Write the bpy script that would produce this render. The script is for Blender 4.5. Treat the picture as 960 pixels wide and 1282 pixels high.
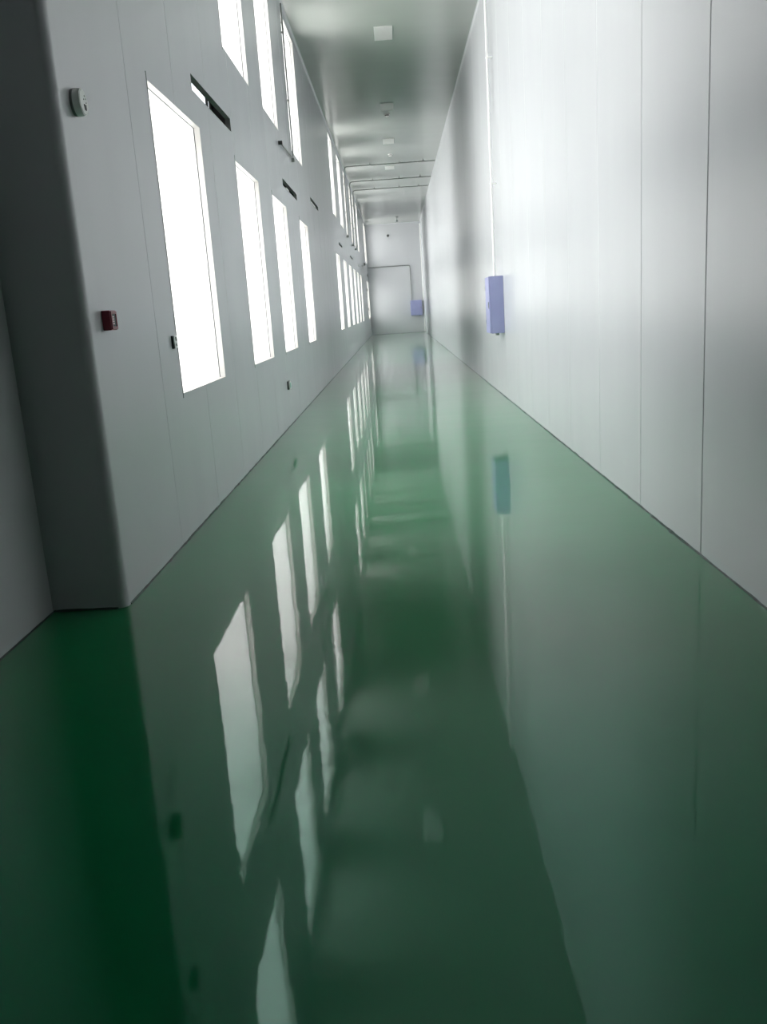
import bpy, bmesh, math, random
from mathutils import Matrix, Vector, noise
random.seed(7)
sc = bpy.context.scene
for o in list(bpy.data.objects):
    bpy.data.objects.remove(o)
col = sc.collection

# ------------------------------------------------------------------ camera
YAW, PITCH, ROLL, FPX = -0.0296679, 0.2297640, 0.0667382, 1084.88
def cam_axes():
    cy, sy, cp, sp = math.cos(YAW), math.sin(YAW), math.cos(PITCH), math.sin(PITCH)
    f = Vector((sy*cp, cy*cp, -sp)); r = Vector((cy, -sy, 0)); d = f.cross(r)
    c, s = math.cos(ROLL), math.sin(ROLL)
    return c*r + s*d, -s*r + c*d, f
cr, cd, cf = cam_axes()
cam = bpy.data.objects.new('camera', bpy.data.cameras.new('camera'))
col.objects.link(cam)
cam.matrix_world = Matrix(((cr.x, -cd.x, -cf.x, 0), (cr.y, -cd.y, -cf.y, 0), (cr.z, -cd.z, -cf.z, 1.5), (0, 0, 0, 1)))
cam.data.sensor_fit = 'VERTICAL'; cam.data.sensor_height = 36; cam.data.lens = FPX/1282*36
cam.data.clip_start = 0.05; cam.data.clip_end = 500
sc.camera = cam

# ------------------------------------------------------------------ sky and exposure
SKY = 2.0
DAYLIGHT = 11.5      # radiance of the overcast daylight at each window
w = bpy.data.worlds.new('overcast_sky'); sc.world = w; w.use_nodes = True
wn = w.node_tree.nodes; wl_ = w.node_tree.links
bg = wn['Background']; bg.inputs['Strength'].default_value = SKY
tc = wn.new('ShaderNodeTexCoord'); sep = wn.new('ShaderNodeSeparateXYZ'); ramp = wn.new('ShaderNodeValToRGB')
wl_.new(tc.outputs['Generated'], sep.inputs[0]); wl_.new(sep.outputs['Z'], ramp.inputs[0]); wl_.new(ramp.outputs[0], bg.inputs[0])
ramp.color_ramp.elements[0].position = 0.0; ramp.color_ramp.elements[0].color = (0.86, 0.92, 1.0, 1)
ramp.color_ramp.elements[1].position = 1.0; ramp.color_ramp.elements[1].color = (1.0, 1.0, 1.0, 1)
vs = sc.view_settings
sc.display_settings.display_device = 'sRGB'
vs.view_transform = 'Standard'; vs.look = 'None'; vs.gamma = 1; vs.use_curve_mapping = False
vs.exposure = -0.27
cy_ = sc.cycles
cy_.use_denoising = True; cy_.use_adaptive_sampling = False; cy_.use_light_tree = True
try:
    cy_.denoiser = 'OPENIMAGEDENOISE'; cy_.denoising_input_passes = 'RGB_ALBEDO_NORMAL'
except Exception: pass
cy_.max_bounces = 14; cy_.diffuse_bounces = 8; cy_.glossy_bounces = 6; cy_.transparent_max_bounces = 12
cy_.sample_clamp_indirect = 30; cy_.blur_glossy = 0.2

# ------------------------------------------------------------------ dimensions
XL, XR, H, YB, YF = -1.5665, 1.667, 6.3414, 53.4, -7.0     # left wall face, right wall face, height, far wall, wall behind
XN, YC = -1.975, 4.48                                       # near left wall face, and the wall face where the corridor narrows
XS, XO = -1.617, -2.12                                      # back of the wall panels, outer face of the outer wall
LOWER = [(6.245, 7.83), (9.49, 11.02), (12.21, 13.74), (15.56, 16.96),
         (24.8, 26.35), (28.25, 29.78), (31.5, 33.05), (34.72, 36.27), (37.85, 39.4), (40.9, 42.45), (49.95, 51.2), (51.8, 53.0)]
UPPER = [(6.245, 7.80), (9.39, 10.96), (12.07, 13.57), (15.22, 16.9),
         (24.85, 26.25), (28.26, 29.78), (31.6, 32.9), (35.1, 36.3), (37.7, 39.2), (40.85, 42.1), (49.95, 51.2), (51.8, 53.0)]
LZ, UZ = (1.0, 3.085), (4.13, 6.2)
#        y0     y1     z0    z1    outer vent opening (y0,y1,z0,z1)
SLOTS = [(7.69, 9.43, 3.345, 3.475, (10.2, 11.3, 3.965, 4.075)), (13.58, 15.45, 3.37, 3.475, None),
         (18.08, 19.8, 3.65, 3.745, None), (26.49, 28.1, 3.41, 3.49, None), (32.8, 34.7, 3.41, 3.48, None),
         (39.5, 40.9, 3.41, 3.48, None), (44.3, 45.6, 3.60, 3.67, None)]

# ------------------------------------------------------------------ materials
def mat(name, base, rough=0.5, metal=0.0, spec=0.5, coat=0.0, coat_rough=0.1):
    m = bpy.data.materials.new(name); m.use_nodes = True
    b = m.node_tree.nodes['Principled BSDF']
    b.inputs['Base Color'].default_value = (*base, 1); b.inputs['Roughness'].default_value = rough
    b.inputs['Metallic'].default_value = metal; b.inputs['Specular IOR Level'].default_value = spec
    b.inputs['Coat Weight'].default_value = coat; b.inputs['Coat Roughness'].default_value = coat_rough
    return m
def nodes(m): return m.node_tree.nodes, m.node_tree.links, m.node_tree.nodes['Principled BSDF']
def nz(m, scale, detail=3, stretch=(1, 1, 1), rough=0.5):
    n, l, b = nodes(m)
    t = n.new('ShaderNodeTexCoord'); mp = n.new('ShaderNodeMapping'); mp.inputs['Scale'].default_value = stretch
    x = n.new('ShaderNodeTexNoise'); x.inputs['Scale'].default_value = scale; x.inputs['Detail'].default_value = detail
    x.inputs['Roughness'].default_value = rough
    l.new(t.outputs['Object'], mp.inputs[0]); l.new(mp.outputs[0], x.inputs['Vector'])
    return x
def vary(m, noise_node, c0, c1, p0=0.3, p1=0.7):
    n, l, b = nodes(m)
    r = n.new('ShaderNodeValToRGB'); r.color_ramp.elements[0].position = p0; r.color_ramp.elements[1].position = p1
    r.color_ramp.elements[0].color = (*c0, 1); r.color_ramp.elements[1].color = (*c1, 1)
    l.new(noise_node.outputs['Fac'], r.inputs[0]); l.new(r.outputs[0], b.inputs['Base Color'])
def bumps(m, lst):
    n, l, b = nodes(m); prev = None
    for x, dist, s in lst:
        k = n.new('ShaderNodeBump'); k.inputs['Strength'].default_value = s; k.inputs['Distance'].default_value = dist
        l.new(x.outputs['Fac'], k.inputs['Height'])
        if prev: l.new(prev.outputs[0], k.inputs['Normal'])
        prev = k
    l.new(prev.outputs[0], b.inputs['Normal'])
    return prev

M = {}
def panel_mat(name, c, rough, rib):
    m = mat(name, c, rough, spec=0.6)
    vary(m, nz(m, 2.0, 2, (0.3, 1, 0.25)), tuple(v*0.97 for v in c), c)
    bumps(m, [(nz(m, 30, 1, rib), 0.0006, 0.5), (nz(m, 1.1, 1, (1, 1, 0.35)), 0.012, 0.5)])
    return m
M['panel'] = panel_mat('painted_steel_panel', (0.50, 0.508, 0.528), 0.27, (1, 1, 0.004))
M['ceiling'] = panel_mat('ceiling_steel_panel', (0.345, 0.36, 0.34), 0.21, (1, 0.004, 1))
M['core'] = mat('panel_joint_core', (0.10, 0.10, 0.10), 0.8); vary(M['core'], nz(M['core'], 8), (0.08, 0.08, 0.08), (0.12, 0.12, 0.12))
M['reveal'] = mat('white_reveal_lining', (0.86, 0.85, 0.85), 0.45); vary(M['reveal'], nz(M['reveal'], 3), (0.90, 0.885, 0.885), (0.93, 0.915, 0.915))
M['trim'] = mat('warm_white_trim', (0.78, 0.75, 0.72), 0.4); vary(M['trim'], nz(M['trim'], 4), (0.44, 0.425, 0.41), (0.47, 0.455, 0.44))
M['frame'] = mat('white_window_frame', (0.85, 0.85, 0.84), 0.3); vary(M['frame'], nz(M['frame'], 5), (0.82, 0.82, 0.81), (0.86, 0.86, 0.85))
M['dark'] = mat('dark_cavity_lining', (0.045, 0.045, 0.043), 0.7); vary(M['dark'], nz(M['dark'], 6), (0.03, 0.03, 0.03), (0.07, 0.07, 0.062))
M['sealant'] = mat('dark_floor_sealant', (0.02, 0.05, 0.04), 0.6); vary(M['sealant'], nz(M['sealant'], 9), (0.01, 0.02, 0.018), (0.03, 0.08, 0.06))
M['lavender'] = mat('lavender_blue_enamel', (0.29, 0.30, 0.52), 0.38); vary(M['lavender'], nz(M['lavender'], 4), (0.27, 0.285, 0.49), (0.30, 0.315, 0.52))
M['white_plastic'] = mat('white_plastic', (0.78, 0.79, 0.77), 0.4); vary(M['white_plastic'], nz(M['white_plastic'], 12), (0.75, 0.76, 0.74), (0.79, 0.80, 0.78))
M['grey_plastic'] = mat('grey_plastic', (0.22, 0.23, 0.22), 0.5); vary(M['grey_plastic'], nz(M['grey_plastic'], 12), (0.19, 0.20, 0.19), (0.24, 0.25, 0.24))
M['black'] = mat('black_plastic', (0.02, 0.02, 0.02), 0.45); vary(M['black'], nz(M['black'], 12), (0.015, 0.015, 0.015), (0.03, 0.03, 0.03))
M['red'] = mat('dark_red_plastic', (0.22, 0.012, 0.03), 0.35); vary(M['red'], nz(M['red'], 12), (0.20, 0.010, 0.027), (0.24, 0.014, 0.034))
M['pink'] = mat('pale_pink_print', (0.65, 0.45, 0.47), 0.5); vary(M['pink'], nz(M['pink'], 30), (0.60, 0.40, 0.42), (0.68, 0.50, 0.52))
M['green_print'] = mat('pale_green_plastic', (0.35, 0.62, 0.52), 0.4); vary(M['green_print'], nz(M['green_print'], 20), (0.32, 0.58, 0.48), (0.38, 0.66, 0.56))
M['steel'] = mat('galvanised_steel', (0.42, 0.43, 0.42), 0.35, metal=0.7); vary(M['steel'], nz(M['steel'], 14), (0.20, 0.21, 0.20), (0.27, 0.28, 0.27))
M['concrete'] = mat('pale_concrete_yard', (0.55, 0.55, 0.54), 0.8); vary(M['concrete'], nz(M['concrete'], 0.8, 6), (0.48, 0.48, 0.47), (0.60, 0.60, 0.59))
M['outer'] = mat('outer_wall_core', (0.5, 0.5, 0.5), 0.7); vary(M['outer'], nz(M['outer'], 3), (0.46, 0.46, 0.46), (0.54, 0.54, 0.54))
M['diffuser'] = mat('matte_light_diffuser', (0.86, 0.87, 0.84), 0.75, spec=0.3); vary(M['diffuser'], nz(M['diffuser'], 20), (0.50, 0.51, 0.49), (0.53, 0.54, 0.52))

M['light_rim'] = mat('grey_white_light_rim', (0.52, 0.53, 0.51), 0.5); vary(M['light_rim'], nz(M['light_rim'], 20), (0.49, 0.50, 0.48), (0.53, 0.54, 0.52))
# glossy self-levelling epoxy floor
f = mat('green_epoxy_floor', (0.004, 0.16, 0.062), 0.03, spec=0.5)
f.node_tree.nodes['Principled BSDF'].inputs['Specular Tint'].default_value = (0.6, 1.0, 0.85, 1)
vary(f, nz(f, 0.5, 4), (0.0004, 0.162, 0.050), (0.0006, 0.188, 0.062))
bumps(f, [(nz(f, 0.6, 1, (0.5, 1, 1)), 0.010, 0.4), (nz(f, 2.2, 1, (0.6, 1, 1)), 0.003, 0.4), (nz(f, 12, 1), 0.0007, 0.35)])
M['floor'] = f
def floor_coat(f):
    # clear coat: a mirror-sharp gloss with a little haze over the pigmented green base
    n, l, b = nodes(f)
    base = b.inputs['Base Color'].links[0].from_socket; nrm = b.inputs['Normal'].links[0].from_socket
    d = n.new('ShaderNodeBsdfDiffuse'); g1 = n.new('ShaderNodeBsdfGlossy'); g2 = n.new('ShaderNodeBsdfGlossy')
    fr = n.new('ShaderNodeFresnel'); fr.inputs['IOR'].default_value = 1.6
    tint = n.new('ShaderNodeMix'); tint.data_type = 'RGBA'
    tint.inputs['A'].default_value = (0.62, 0.95, 0.85, 1); tint.inputs['B'].default_value = (1, 1, 1, 1)
    mr = n.new('ShaderNodeMapRange'); mr.inputs['From Min'].default_value = 0.085; mr.inputs['From Max'].default_value = 0.17
    l.new(fr.outputs[0], mr.inputs['Value']); l.new(mr.outputs[0], tint.inputs['Factor'])
    g1.inputs['Roughness'].default_value = 0.03; g2.inputs['Roughness'].default_value = 0.28
    m1 = n.new('ShaderNodeMixShader'); m2 = n.new('ShaderNodeMixShader'); 
    hz = n.new('ShaderNodeMapRange'); hz.inputs['From Min'].default_value = 0.05; hz.inputs['From Max'].default_value = 0.6
    hz.inputs['To Min'].default_value = 0.08; hz.inputs['To Max'].default_value = HAZE
    l.new(fr.outputs[0], hz.inputs['Value']); l.new(hz.outputs[0], m1.inputs[0])
    l.new(base, d.inputs['Color']); l.new(tint.outputs['Result'], g1.inputs['Color']); l.new(tint.outputs['Result'], g2.inputs['Color'])
    for q in (d, g1, g2, fr): l.new(nrm, q.inputs['Normal'])
    l.new(g1.outputs[0], m1.inputs[1]); l.new(g2.outputs[0], m1.inputs[2])
    l.new(fr.outputs[0], m2.inputs[0]); l.new(d.outputs[0], m2.inputs[1]); l.new(m1.outputs[0], m2.inputs[2])
    l.new(m2.outputs[0], n['Material Output'].inputs[0]); n.remove(b)
HAZE = 0.27
floor_coat(f)

# window glass
g = bpy.data.materials.new('clear_window_glass'); g.use_nodes = True
n, l = g.node_tree.nodes, g.node_tree.links
n.remove(n['Principled BSDF'])
tr = n.new('ShaderNodeBsdfTransparent'); tr.inputs[0].default_value = (0.95, 0.965, 0.955, 1)
gl = n.new('ShaderNodeBsdfGlossy'); gl.inputs['Roughness'].default_value = 0.02
fr = n.new('ShaderNodeFresnel')      # thin pane: both faces reflect like the outer face of glass
gm = n.new('ShaderNodeNewGeometry'); ir = n.new('ShaderNodeMapRange')
ir.inputs['To Min'].default_value = 1.5; ir.inputs['To Max'].default_value = 1/1.5
l.new(gm.outputs['Backfacing'], ir.inputs['Value']); l.new(ir.outputs[0], fr.inputs[0])
mx = n.new('ShaderNodeMixShader')
l.new(fr.outputs[0], mx.inputs[0]); l.new(tr.outputs[0], mx.inputs[1]); l.new(gl.outputs[0], mx.inputs[2])
l.new(mx.outputs[0], n['Material Output'].inputs[0])
M['glass'] = g

# ------------------------------------------------------------------ helpers
def link(name, me, parent=None):
    o = bpy.data.objects.new(name, me); col.objects.link(o)
    if parent is not None: o.parent = parent
    return o
def empty(name, loc=(0, 0, 0)):
    o = bpy.data.objects.new(name, None); col.objects.link(o); o.location = loc; o.empty_display_size = 0.1
    return o
def tag(o, label, cat, group=None):
    o['label'] = label; o['category'] = cat
    if group: o['group'] = group
    return o
def struct(o): o['kind'] = 'structure'; return o
def finish(name, bm, m, parent=None, smooth=False, bevel=0):
    bmesh.ops.recalc_face_normals(bm, faces=bm.faces)
    me = bpy.data.meshes.new(name); bm.to_mesh(me); bm.free(); me.materials.append(m)
    if smooth:
        for p in me.polygons: p.use_smooth = True
    o = link(name, me, parent)
    if bevel:
        b = o.modifiers.new('bevel', 'BEVEL'); b.width = bevel; b.segments = 2; b.limit_method = 'ANGLE'
    return o
def add_box(bm, x0, x1, y0, y1, z0, z1):
    v = [bm.verts.new((x, y, z)) for x in (x0, x1) for y in (y0, y1) for z in (z0, z1)]
    for q in ((0, 1, 3, 2), (4, 6, 7, 5), (0, 4, 5, 1), (2, 3, 7, 6), (0, 2, 6, 4), (1, 5, 7, 3)):
        bm.faces.new([v[i] for i in q])
def box(name, m, x0, x1, y0, y1, z0, z1, parent=None, bevel=0):
    bm = bmesh.new(); add_box(bm, x0, x1, y0, y1, z0, z1); return finish(name, bm, m, parent, bevel=bevel)
def add_tube(bm, pts, r, seg=12):
    """Mitred round tube through the points."""
    pts = [Vector(p) for p in pts]; rings = []
    for i, p in enumerate(pts):
        a = (p - pts[i-1]).normalized() if i else (pts[1]-p).normalized()
        b = (pts[i+1]-p).normalized() if i < len(pts)-1 else a
        t = (a+b).normalized()
        up = Vector((0, 0, 1)) if abs(t.z) < 0.9 else Vector((0, 1, 0))
        u = t.cross(up).normalized(); v = t.cross(u).normalized()
        rings.append([bm.verts.new(p + r*(math.cos(k*2*math.pi/seg)*u + math.sin(k*2*math.pi/seg)*v)) for k in range(seg)])
    for A, B in zip(rings, rings[1:]):
        off = min(range(seg), key=lambda s: sum((A[k].co-B[(k+s) % seg].co).length for k in range(seg)))
        for k in range(seg):
            bm.faces.new((A[k], A[(k+1) % seg], B[(k+1+off) % seg], B[(k+off) % seg]))
    bm.faces.new(rings[0]); bm.faces.new(rings[-1])
def tube(name, m, pts, r, parent=None, seg=12):
    bm = bmesh.new(); add_tube(bm, pts, r, seg)
    return finish(name, bm, m, parent, smooth=False)
def arc_path(a, c, b, r, n=5):
    """a -> corner c -> b rounded with radius r."""
    a, c, b = Vector(a), Vector(c), Vector(b)
    u, v = (a-c).normalized(), (b-c).normalized()
    out = []
    for i in range(n+1):
        t = i/n*math.pi/2
        out.append(c + u*r*(1-math.sin(t)) + v*r*(1-math.cos(t)))
    return out
def add_disc(bm, c, axis, r0, r1, h, seg=28):
    """Cone frustum along axis (unit vector), from c with radius r0 to c+h*axis with radius r1."""
    a = Vector(axis); up = Vector((0, 0, 1)) if abs(a.z) < 0.9 else Vector((0, 1, 0))
    u = a.cross(up).normalized(); v = a.cross(u).normalized(); c = Vector(c)
    A = [bm.verts.new(c + r0*(math.cos(k*2*math.pi/seg)*u+math.sin(k*2*math.pi/seg)*v)) for k in range(seg)]
    B = [bm.verts.new(c + a*h + r1*(math.cos(k*2*math.pi/seg)*u+math.sin(k*2*math.pi/seg)*v)) for k in range(seg)]
    for k in range(seg): bm.faces.new((A[k], A[(k+1) % seg], B[(k+1) % seg], B[k]))
    bm.faces.new(A); bm.faces.new(B)

def perforated(bm, xf, xb, y0, y1, z0, z1, holes, chamfer=0.0):
    """Solid board between x=xf (room side) and x=xb with rectangular holes (y0,y1,z0,z1); its two upright edges chamfered."""
    sgn = 1 if xf > xb else -1
    ya, yb = y0+chamfer, y1-chamfer
    ys = sorted({ya, yb} | {min(max(h[i], ya), yb) for h in holes for i in (0, 1) if h[1] > ya and h[0] < yb})
    zs = sorted({z0, z1} | {h[i] for h in holes for i in (2, 3) if h[1] > ya and h[0] < yb})
    def solid(i, j):
        if i < 0 or j < 0 or i >= len(ys)-1 or j >= len(zs)-1: return False
        cy, cz = (ys[i]+ys[i+1])/2, (zs[j]+zs[j+1])/2
        return not any(h[0] < cy < h[1] and h[2] < cz < h[3] for h in holes)
    V = {}
    def v(x, y, z):
        k = (round(x, 5), round(y, 5), round(z, 5))
        if k not in V: V[k] = bm.verts.new(k)
        return V[k]
    def quad(*p):
        q = [v(*a) for a in p]
        if len(set(q)) >= 3: bm.faces.new(q)
    for i in range(len(ys)-1):
        for j in range(len(zs)-1):
            if not solid(i, j): continue
            a, b, c, d = ys[i], ys[i+1], zs[j], zs[j+1]
            quad((xf, a, c), (xf, b, c), (xf, b, d), (xf, a, d))
            quad((xb, a, c), (xb, b, c), (xb, b, d), (xb, a, d))
            if not solid(i, j-1): quad((xf, a, c), (xf, b, c), (xb, b, c), (xb, a, c))
            if not solid(i, j+1): quad((xf, a, d), (xf, b, d), (xb, b, d), (xb, a, d))
            for first, y, yo in ((True, a, y0), (False, b, y1)):
                if solid(i-1 if first else i+1, j): continue
                edge = (i == 0) if first else (i == len(ys)-2)
                if edge and chamfer:
                    quad((xf, y, c), (xf-sgn*chamfer, yo, c), (xf-sgn*chamfer, yo, d), (xf, y, d))
                    quad((xf-sgn*chamfer, yo, c), (xb, yo, c), (xb, yo, d), (xf-sgn*chamfer, yo, d))
                    quad((xb, yo, c), (xb, y, c), (xb, y, d), (xb, yo, d))
                else:
                    quad((xf, y, c), (xb, y, c), (xb, y, d), (xf, y, d))

# ------------------------------------------------------------------ shell
floor = struct(box('floor', M['floor'], -2.3, 1.95, YF-0.3, YB+0.3, -0.15, 0))
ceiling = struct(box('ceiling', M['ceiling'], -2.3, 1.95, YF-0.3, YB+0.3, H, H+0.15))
yard = struct(box('ground', M['concrete'], -90, -2.45, -60, 120, -0.6, -0.35))

HOLES = [(a, b, *LZ) for a, b in LOWER] + [(a, b, *UZ) for a, b in UPPER]
PHOLES = HOLES + [s[:4] for s in SLOTS]
LIN = 0.012
# the outer wall behind the panels, with window tunnels and the cavities behind the slots
bm = bmesh.new()
oh = [(a-LIN, b+LIN, c-LIN, d+LIN) for a, b, c, d in HOLES]
cav = []
for s in SLOTS:
    c = (s[0]-0.12, max(s[1]+0.12, s[4][1]+0.1 if s[4] else 0), s[2]-0.05, 4.095 if s[4] else 3.95); cav.append(c)
# the cavity zone (one band per slot) is part of the solid wall minus the cavity
perforated(bm, XS-0.003, XO, YC+0.21, YB, 0, H, oh + cav)
wall_left = struct(finish('wall_left', bm, M['outer']))
R_, N_ = 0.05, 10      # rounded corner
# wall panels
seams = [YC] + [5.74 + 1.27*k for k in range(38) if 5.74+1.27*k < YB-0.3] + [YB]
for i, (a, b) in enumerate(zip(seams, seams[1:])):
    bm = bmesh.new()
    y0 = a + (R_ if i == 0 else 0.0015)
    perforated(bm, XL, XS, y0, b-0.0015, 0.0, H, [h for h in PHOLES if h[1] > a and h[0] < b], 0.004 if i else 0.0)
    finish('wall_panel', bm, M['panel'], wall_left)

# rounded corner post where the corridor narrows
bm = bmesh.new()
prof = [(XL-R_+R_*math.sin(t), YC+R_-R_*math.cos(t)) for t in [k*math.pi/2/N_ for k in range(N_+1)]]
prof = prof + [(XL-R_, YC+R_)]
A = [bm.verts.new((x, y, 0)) for x, y in prof]; B = [bm.verts.new((x, y, H)) for x, y in prof]
for k in range(len(prof)): bm.faces.new((A[k], A[(k+1) % len(prof)], B[(k+1) % len(prof)], B[k]))
bm.faces.new(A); bm.faces.new(B)
post = finish('corner_post', bm, M['panel'], wall_left)
for p in post.data.polygons: p.use_smooth = len(p.vertices) == 4 and abs(p.normal.z) < .1
m_ = post.modifiers.new('edge_split', 'EDGE_SPLIT'); m_.split_angle = math.radians(40)

# facing wall, near left wall, wall behind, right wall, far wall
wall_return = struct(box('wall_return', M['outer'], -2.3, XS-0.01, YC+0.055, YC+0.2, 0, H))
box('wall_panel', M['panel'], XN-0.03, XL-R_, YC, YC+0.05, 0, H, wall_return)
wall_near = struct(box('wall_near_left', M['outer'], -2.3, XN-0.055, YF, YC+0.05, 0, H))
ns = [YC-0.003 - 1.27*k for k in range(9)] + [YF]
for a, b in zip(ns, ns[1:]):
    bm = bmesh.new(); perforated(bm, XN, XN-0.05, b+0.0015, a-0.0015, 0, H, [], 0.004); finish('wall_panel', bm, M['panel'], wall_near)
wall_behind = struct(box('wall_front', M['outer'], -2.3, 1.95, YF-0.2, YF-0.06, 0, H))
for k in range(3):
    box('wall_panel', M['panel'], -1.97+k*1.22, -1.97+(k+1)*1.22-0.004 if k < 2 else XR, YF-0.05, YF, 0, H, wall_behind)
wall_right = struct(box('wall_right', M['outer'], XR+0.055, 1.95, YF-0.2, YB+0.2, 0, H))
k0 = -9
rs = [YF] + [4.84+1.265*k for k in range(k0, 39) if YF+0.3 < 4.84+1.265*k < YB-0.3] + [YB]
for a, b in zip(rs, rs[1:]):
    bm = bmesh.new(); near = 3.5 < b < 6.5
    ch = 0.006 if abs(a-4.84) < .01 or abs(b-4.84) < .01 or abs(b-6.105) < .01 or abs(a-6.105) < .01 else 0.0035
    g_ = 0.003 if ch > .005 else 0.001
    perforated(bm, XR, XR+0.05, a+g_, b-g_, 0, H, [], ch); finish('wall_panel', bm, M['panel'], wall_right)
wall_far = struct(box('wall_back', M['outer'], -2.3, 1.95, YB+0.055, YB+0.2, 0, H))
xs = [XL, -0.35, 0.86, XR]
for a, b in zip(xs, xs[1:]):
    box('wall_panel', M['panel'], a+0.001, b-0.001, YB, YB+0.05, 0, H, wall_far)

# cove trims between ceiling and walls
def cove(name, p0, p1, inward, r=0.05):
    """Quarter-hollow cove strip from p0 to p1 under the ceiling; inward = unit vector from wall into the room."""
    bm = bmesh.new(); iw = Vector(inward); prof = [(0, 0), (r, 0)] + [(r-r*math.sin(t), -r+r*math.cos(t)) for t in [k*math.pi/2/6 for k in range(1, 6)]] + [(0, -r)]
    ends = []
    for p in (p0, p1):
        ends.append([bm.verts.new(Vector(p) + iw*u + Vector((0, 0, v))) for u, v in prof])
    n_ = len(prof)
    for k in range(n_): bm.faces.new((ends[0][k], ends[0][(k+1) % n_], ends[1][(k+1) % n_], ends[1][k]))
    bm.faces.new(ends[0]); bm.faces.new(ends[1])
    return struct(finish(name, bm, M['panel']))
cove('trim_1', (XL, YC+0.07, H), (XL, YB, H), (1, 0, 0), 0.035)
cove('trim_2', (XR, YF, H), (XR, YB, H), (-1, 0, 0), 0.03)
cove('trim_3', (XL+0.05, YB, H), (XR-0.05, YB, H), (0, -1, 0), 0.09)
cove('trim_4', (XN, YF, H), (XN, YC, H), (1, 0, 0))
# vertical corner strip at the far right corner
struct(box('trim_5', M['frame'], XR-0.045, XR, YB-0.045, YB, 0.02, H-0.1, bevel=0.01))

# ragged dark sealant line where the walls meet the floor
def sealant(name, ax, c, a, b, sgn):
    bm = bmesh.new(); prev = None; t = a; n_ = 0
    while True:
        wd = 0.006 + 0.006*max(0, noise.noise(Vector((t*3.1, c, 0)))*2) + (0.01 if noise.noise(Vector((t*7.7, c, 5))) > 0.42 else 0)
        hh = 0.004 + 0.006*abs(noise.noise(Vector((t*5.3, c, 9))))
        P = [(c, 0.0005), (c+sgn*wd, 0.0005), (c+sgn*wd*0.5, hh), (c, hh*1.6)]
        ring = [bm.verts.new((p, t, z) if ax == 'y' else (t, p, z)) for p, z in P]
        if prev:
            for k in range(4): bm.faces.new((prev[k], prev[(k+1) % 4], ring[(k+1) % 4], ring[k]))
        else: bm.faces.new(ring)
        prev = ring
        if t >= b: break
        t = min(b, t + (0.06 if t < 12 else 0.2))
    bm.faces.new(prev)
    return struct(finish(name, bm, M['sealant']))
sealant('baseboard_left', 'y', XL, YC+0.06, YB, 1)
sealant('baseboard_right', 'y', XR, YF, YB, -1)
sealant('baseboard_near_left', 'y', XN, YF, YC, 1)
sealant('baseboard_return', 'x', YC, XN, XL-0.05, -1)
sealant('baseboard_back', 'x', YB, XL, XR, -1)

# ------------------------------------------------------------------ windows
def ring_yz(bm, x0, x1, a, b, c, d, t):
    """Rectangular frame ring just inside the opening a..b, c..d, bar width t, between x0 and x1."""
    add_box(bm, x0, x1, a, b, c, c+t); add_box(bm, x0, x1, a, b, d-t, d)
    add_box(bm, x0, x1, a, a+t, c+t, d-t); add_box(bm, x0, x1, b-t, b, c+t, d-t)
nwin = 0
XG = XO+0.045
for group_, z in ((LOWER, LZ), (UPPER, UZ)):
    for a, b in group_:
        nwin += 1; c, d = z
        bm = bmesh.new(); L2 = LIN
        # lining boards of the deep reveal
        add_box(bm, XO, XS-0.035, a-L2, b+L2, c-L2, c); add_box(bm, XO, XS-0.035, a-L2, b+L2, d, d+L2)
        add_box(bm, XO, XS-0.035, a-L2, a, c, d); add_box(bm, XO, XS-0.035, b, b+L2, c, d)
        win = struct(finish('window_%d' % nwin, bm, M['reveal']))
        bm = bmesh.new(); ring_yz(bm, XS-0.032, XS-0.003, a-L2+.001, b+L2-.001, c-L2+.001, d+L2-.001, L2+0.004)
        finish('inner_frame', bm, M['frame'], win)
        bm = bmesh.new(); ring_yz(bm, XS-0.0025, XS+0.0065, a, b, c, d, 0.002)
        finish('shadow_gap', bm, M['core'], win)
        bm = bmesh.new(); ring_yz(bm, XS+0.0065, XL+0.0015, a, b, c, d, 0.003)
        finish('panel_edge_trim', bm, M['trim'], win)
        bm = bmesh.new(); ring_yz(bm, XG-0.02, XG+0.02, a+.001, b-.001, c+.001, d-.001, 0.035)
        finish('window_frame', bm, M['frame'], win)
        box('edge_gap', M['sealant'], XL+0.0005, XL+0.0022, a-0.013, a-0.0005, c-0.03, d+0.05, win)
        box('pane', M['glass'], XG-0.003, XG+0.003, a+0.0345, b-0.0345, c+0.0345, d-0.0345, win)
        ld = bpy.data.lights.new('daylight_opening', 'AREA'); ld.shape = 'RECTANGLE'; ld.size = b-a; ld.size_y = d-c
        ld.energy = DAYLIGHT*math.pi*(b-a)*(d-c); ld.color = (1.0, 0.98, 0.975); ld.spread = math.radians(140)
        lo = bpy.data.objects.new('daylight_opening', ld); col.objects.link(lo)
        lo.location = (XO-0.03, (a+b)/2, (c+d)/2); lo.rotation_euler = (math.radians(90), 0, math.radians(-90))

# ------------------------------------------------------------------ slots with dark cavities behind
for s, c in zip(SLOTS, cav):
    # five-sided dark box in the wall cavity; its outer side may have a vent opening
    bm = bmesh.new(); t = 0.008
    xi = XS-0.006
    add_box(bm, XO+.02, xi, c[0], c[1], c[2], c[2]+t); add_box(bm, XO+.02, xi, c[0], c[1], c[3]-t, c[3])
    add_box(bm, XO+.02, xi, c[0], c[0]+t, c[2]+t, c[3]-t); add_box(bm, XO+.02, xi, c[1]-t, c[1], c[2]+t, c[3]-t)
    perforated(bm, XO+.02, XO+.002, c[0], c[1], c[2], c[3], [s[4]] if s[4] else [])
    duct = finish('slot_cavity', bm, M['dark'], wall_left)
    bm = bmesh.new(); ring_yz(bm, XS, XL+0.001, s[0], s[1], s[2], s[3], 0.0025); finish('slot_trim', bm, M['grey_plastic'], wall_left)
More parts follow.
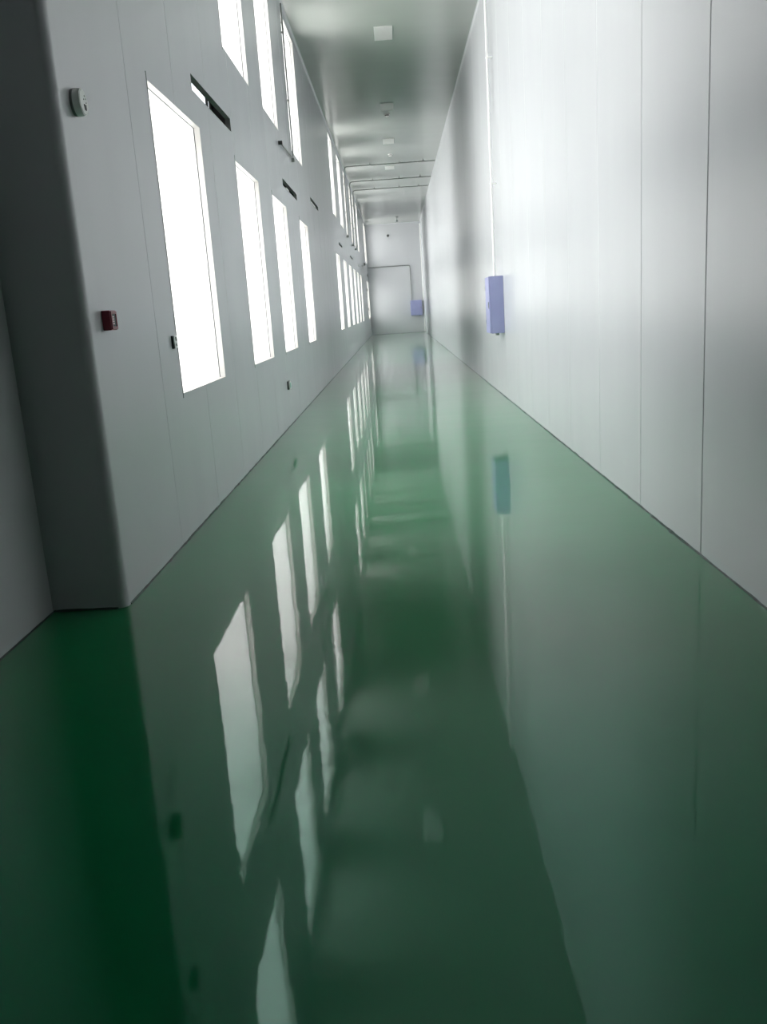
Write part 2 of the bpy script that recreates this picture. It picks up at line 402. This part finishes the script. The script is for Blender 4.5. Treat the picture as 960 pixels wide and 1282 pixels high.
# bracket seen through the first slot, across the vent opening
box('vent_bar', M['dark'], XO+.022, XO+.045, 11.0, 11.05, 3.62, 4.085, wall_left)

for y0, y1, zz in ((14.0, 14.35, 3.372), (18.2, 19.2, 3.652)):
    box('slot_bright_tab', M['white_plastic'], XS-0.03, XL-0.002, y0, y1, zz+0.001, zz+0.028, wall_left)  # white tab added to stand for the bright daylight patch in the slot

# ------------------------------------------------------------------ ceiling lights
light_y = [6.55, 11.95, 17.21, 23.05, 27.62, 32.58, 37.6, 42.6, 47.3]
words_ = ['above and behind the viewer', 'square ceiling light nearest the viewer', 'ceiling light panel, largest of those in view',
          'ceiling light in the dark stretch of ceiling before the first smoke detector', 'faint ceiling light panel just past the dark stretch of ceiling',
          'faint ceiling light panel just past the first pipe across the ceiling', 'ceiling light panel past the third pipe across the ceiling',
          'ceiling light panel in the dim far stretch of ceiling', 'ceiling light panel nearest the far end wall']
for i, y in enumerate(light_y):
    if i == 0 or i > 5: continue
    t = tag(empty('ceiling_light', (0.06, y, H)), 'flat white ' + words_[i].replace('square ', 'unlit '), 'ceiling light', 'flat panel lights along the ceiling')
    bm = bmesh.new(); w_, l2 = 0.165, 0.39
    z1, z0 = -0.0005, -0.014
    add_box(bm, -w_, w_, -l2, -l2+.02, z0, z1); add_box(bm, -w_, w_, l2-.02, l2, z0, z1)
    add_box(bm, -w_, -w_+.02, -l2+.02, l2-.02, z0, z1); add_box(bm, w_-.02, w_, -l2+.02, l2-.02, z0, z1)
    finish('frame', bm, M['light_rim'], t)
    box('diffuser', M['diffuser'], -w_+.02, w_-.02, -l2+.02, l2-.02, -0.010, -0.001, t)

# smoke detectors
for x, y, lab in ((0.05, 23.95, 'small round dark-looking smoke detector just beyond the second visible ceiling light'),
                  (0.10, 29.9, 'small round smoke detector just before the first pipe across the ceiling')):
    t = tag(empty('smoke_detector', (x, y, H)), lab, 'smoke detector', 'smoke detectors on the ceiling')
    bm = bmesh.new(); add_disc(bm, (0, 0, -0.0005), (0, 0, -1), 0.075, 0.075, 0.02); finish('base', bm, M['white_plastic'], t)
    bm = bmesh.new(); add_disc(bm, (0, 0, -0.021), (0, 0, -1), 0.055, 0.055, 0.022); finish('sensing_chamber', bm, M['black'], t)
    bm = bmesh.new(); add_disc(bm, (0, 0, -0.0435), (0, 0, -1), 0.06, 0.04, 0.016); finish('cap', bm, M['white_plastic'], t)
t = tag(empty('hanging_sensor', (0.32, 49.8, H)), 'tiny grey fitting hanging on a short stem from the far end of the ceiling', 'sensor')
bm = bmesh.new(); add_disc(bm, (0, 0, -0.0005), (0, 0, -1), 0.09, 0.09, 0.02); finish('ceiling_rose', bm, M['grey_plastic'], t)
tube('stem', M['grey_plastic'], [(0, 0, -0.02), (0, 0, -0.20)], 0.015, t)
bm = bmesh.new(); add_disc(bm, (0, 0, -0.2), (0, 0, -1), 0.07, 0.05, 0.06); finish('sensor_head', bm, M['grey_plastic'], t)
t = tag(empty('wall_sensor', (-0.24, YB, 5.67)), 'small round black fitting high on the far end wall', 'sensor')
bm = bmesh.new(); add_disc(bm, (0, -0.0005, 0), (0, -1, 0), 0.085, 0.085, 0.02); finish('base', bm, M['grey_plastic'], t)
bm = bmesh.new(); add_disc(bm, (0, -0.021, 0), (0, -1, 0), 0.06, 0.04, 0.07); finish('lens', bm, M['black'], t)

# ------------------------------------------------------------------ conduits
PR = 0.016
def conduit_over(yw, lab, zend, ytop=None):
    """Pipe crossing under the ceiling from the right wall and running down the left wall."""
    t = tag(empty('conduit', (XL, yw, zend)), lab, 'conduit', 'steel conduits crossing the ceiling')
    ox, oy, oz = XL, yw, zend
    def P(x, y, z): return (x-ox, y-oy, z-oz)
    zc, xw = H-0.055-PR, XL+0.052+PR
    path = [P(XR-0.065, yw, zc)] + [tuple(Vector(q)-Vector((ox, oy, oz))) for q in arc_path((0, yw, zc), (xw, yw, zc), (xw, yw, 3), 0.12)] + [P(xw, yw, zend+0.03)]
    tube('pipe', M['steel'], path, PR, t)
    box('end_box', M['grey_plastic'], 0.0005, 0.085, -0.035, 0.035, -0.05, 0.03, t, bevel=0.004)
    for zz in (zend+0.8, zend+1.7):
        box('pipe_clip', M['steel'], 0.0005, xw-ox+PR+.004, -0.028, 0.028, zz-oz-0.012, zz-oz+0.012, t)
    for xx in (-0.6, 0.4, 1.2):
        box('pipe_clip', M['steel'], xx-ox-0.012, xx-ox+0.012, -0.028, 0.028, zc-PR-.004-oz, H-oz-0.0005, t)
    return t
conduit_over(31.3, 'first steel conduit across the ceiling, dropping down the left wall by an upper window', 4.02)
conduit_over(34.93, 'second steel conduit crossing the ceiling, the nearer of the close pair', 3.98)
conduit_over(37.4, 'third steel conduit crossing the ceiling, the farther of the close pair', 3.98)
# near conduit: drops beside an upper window and runs sideways to a small black box
t = tag(empty('conduit', (XL, 15.12, 3.97)), 'thin grey conduit dropping beside an upper window with a short sideways leg', 'conduit')
xw = 0.022+PR*0.6
tube('pipe', M['steel'], [(xw, 0, H-3.97-0.051)] + arc_path((xw, 0, 1), (xw, 0, 0.02), (xw, -1, 0.02), 0.10) + [(xw, -0.5, 0.0), (xw, -1.64, -0.03)], 0.013, t)
box('end_box', M['black'], 0.0005, 0.06, -1.69, -1.64, -0.055, -0.005, t, bevel=0.004)
box('elbow_box', M['grey_plastic'], 0.0005, 0.048, -0.026, 0.026, -0.03, 0.025, t, bevel=0.004)
for zz in (0.9, 1.9): box('pipe_clip', M['steel'], 0.0005, xw+0.016, -0.025, 0.025, zz-0.01, zz+0.01, t)
# far conduit: along the far wall then down into the small blue box, and a drop on the left wall
BX0, BX1 = 0.85, 1.53
t = tag(empty('conduit', (0, YB, 3.92)), 'grey conduit along the far end wall then down into its blue box', 'conduit')
yc = -0.02-PR
tube('pipe', M['steel'], [(XL+0.02, yc, 0.0)] + arc_path((0, yc, 0), (0.95, yc, 0), (0.95, yc, -1), 0.10) + [(0.95, yc, 1.885-3.92)], 0.02, t)
for xx in (-1.2, -0.3, 0.5): box('pipe_clip', M['steel'], xx-.012, xx+.012, yc-0.024, -0.0005, -0.03, 0.03, t)
for zz in (-0.8, -1.6): box('pipe_clip', M['steel'], 0.92, 0.98, yc-0.024, -0.0005, zz-.012, zz+.012, t)
# right wall conduit above the near blue box
t = tag(empty('conduit', (XR, 14.33, 1.885)), 'white conduit rising from the large blue box up the right wall', 'conduit')
tube('pipe', M['frame'], [(-0.075, 0, 0), (-0.075, 0, H-1.885-0.001)], 0.018, t, 16)
for zz in (1.4, 3.2):
    box('pipe_clip', M['frame'], -0.098, -0.0005, -0.024, 0.024, zz-0.006, zz+0.006, t)

# ------------------------------------------------------------------ blue electrical boxes
def ebox(loc, rz, wd, dp, ht, lab, grp):
    """Cabinet with its back on the wall: local x across, local -y out of the wall."""
    t = tag(empty('electrical_box', loc), lab, 'electrical box', grp); t.rotation_euler = (0, 0, rz)
    box('body', M['lavender'], -wd/2, wd/2, -dp+0.022, -0.0005, 0, ht, t, bevel=0.004)
    box('door', M['lavender'], -wd/2+0.004, wd/2-0.004, -dp, -dp+0.02, 0.004, ht-0.004, t, bevel=0.004)
    lk = box('lock', M['grey_plastic'], wd/2-0.07, wd/2-0.045, -dp-0.012, -dp-0.0005, ht/2-0.05, ht/2+0.05, t, bevel=0.003)
    for z_ in (0.14, ht-0.2): box('hinge', M['grey_plastic'], -wd/2-0.008, -wd/2+0.012, -dp-0.006, -dp+0.018, z_, z_+0.06, t, bevel=0.002)
    tube('cable_gland', M['grey_plastic'], [(wd/2-.14, -dp*.45, -0.035), (wd/2-.14, -dp*.45, -0.0005)], 0.03, t)
    return t
ebox((XR, 14.12, 1.015), math.radians(-90), 0.56, 0.225, 0.865, 'large lavender-blue electrical box on the right wall under a white conduit', 'blue electrical boxes')
ebox(((BX0+BX1)/2, YB, 1.0), 0, BX1-BX0, 0.22, 0.88, 'small-looking blue electrical box on the far end wall', 'blue electrical boxes')

# ------------------------------------------------------------------ small things on the left wall
# round sounder
t = tag(empty('alarm_sounder', (XL, 4.72, 2.615)), 'round white alarm sounder with a dark grille, high on the wall by the rounded corner', 'alarm')
bm = bmesh.new(); add_disc(bm, (0.0005, 0, 0), (1, 0, 0), 0.064, 0.064, 0.014, 40); finish('base', bm, M['grey_plastic'], t)
bm = bmesh.new(); add_disc(bm, (0.015, 0, 0), (1, 0, 0), 0.067, 0.064, 0.034, 40); add_disc(bm, (0.0495, 0, 0), (1, 0, 0), 0.062, 0.056, 0.004, 40); finish('housing', bm, M['white_plastic'], t)
bm = bmesh.new(); add_box(bm, 0.0535, 0.0575, -0.012, 0.018, -0.038, -0.012)
for v in bm.verts:
    if v.co.z < -0.03 and v.co.y < 0: v.co.y += 0.014
finish('grille', bm, M['black'], t)
for y_, z_ in ((0.01, 0.03), (0.024, 0.018), (-0.004, 0.012), (0.028, 0.0)):
    bm = bmesh.new(); add_disc(bm, (0.0535, y_, z_), (1, 0, 0), 0.004, 0.003, 0.002, 10); finish('indicator', bm, M['grey_plastic'], t)
# red call point
t = tag(empty('call_point', (XL, 4.75, 1.535)), 'dark red square fire call point on the wall beside the rounded corner', 'call point')
bm = bmesh.new(); add_box(bm, 0.0005, 0.046, -0.052, 0.052, -0.052, 0.052); finish('body', bm, M['red'], t, bevel=0.004)
bm = bmesh.new(); ring_yz(bm, 0.0465, 0.052, -0.047, 0.047, -0.047, 0.047, 0.014); finish('bezel', bm, M['red'], t, bevel=0.001)
box('press_plate', M['black'], 0.0465, 0.0485, -0.032, 0.032, -0.032, 0.032, t)
for k in range(4):
    box('printed_mark', M['pink'], 0.0487, 0.0495, -0.022, 0.004, 0.014-k*0.012, 0.022-k*0.012, t)
# switch plate by the first window
t = tag(empty('wall_switch', (XL, 6.13, 1.37)), 'small white switch plate with two dark marks beside the first lower window', 'switch')
box('dark_side_box', M['black'], 0.0005, 0.012, -0.045, 0.040, -0.043, 0.043, t)  # black block, offset so its colour gives the shaded side of the switch
box('plate', M['white_plastic'], 0.0125, 0.021, -0.040, 0.043, -0.043, 0.043, t, bevel=0.002)
box('rocker', M['black'], 0.0215, 0.024, -0.012, 0.016, 0.008, 0.034, t)
box('indicator', M['black'], 0.0215, 0.024, 0.0, 0.02, -0.028, -0.012, t)
# low outlet
t = tag(empty('wall_outlet', (XL, 12.1, 0.555)), 'small pale green-faced outlet low on the wall below the third lower window', 'outlet')
box('dark_side_box', M['black'], 0.0005, 0.02, -0.075, 0.075, -0.055, 0.055, t)
box('plate', M['white_plastic'], 0.0205, 0.034, -0.06, 0.08, -0.055, 0.055, t, bevel=0.002)
box('cover', M['green_print'], 0.0345, 0.040, -0.02, 0.06, -0.035, 0.035, t, bevel=0.001)
# tiny far fixtures on the left wall
for y_, z_, lab in ((48.9, 2.57, 'tiny dark box on the left wall near its far end, above head height'),
                    (49.6, 1.54, 'tiny dark box on the left wall near its far end, at switch height'),
                    (47.5, 3.85, 'tiny dark box high on the left wall near its far end, before the last windows'),
                    (51.5, 3.43, 'tiny dark box between the upper and lower windows at the far end')):
    t = tag(empty('junction_box', (XL, y_, z_)), lab, 'junction box', 'junction boxes near the far end')
    box('body', M['grey_plastic'], 0.0005, 0.06, -0.07, 0.07, -0.07, 0.07, t, bevel=0.005)
    box('cover', M['black'], 0.0605, 0.066, -0.06, 0.06, -0.06, 0.06, t)
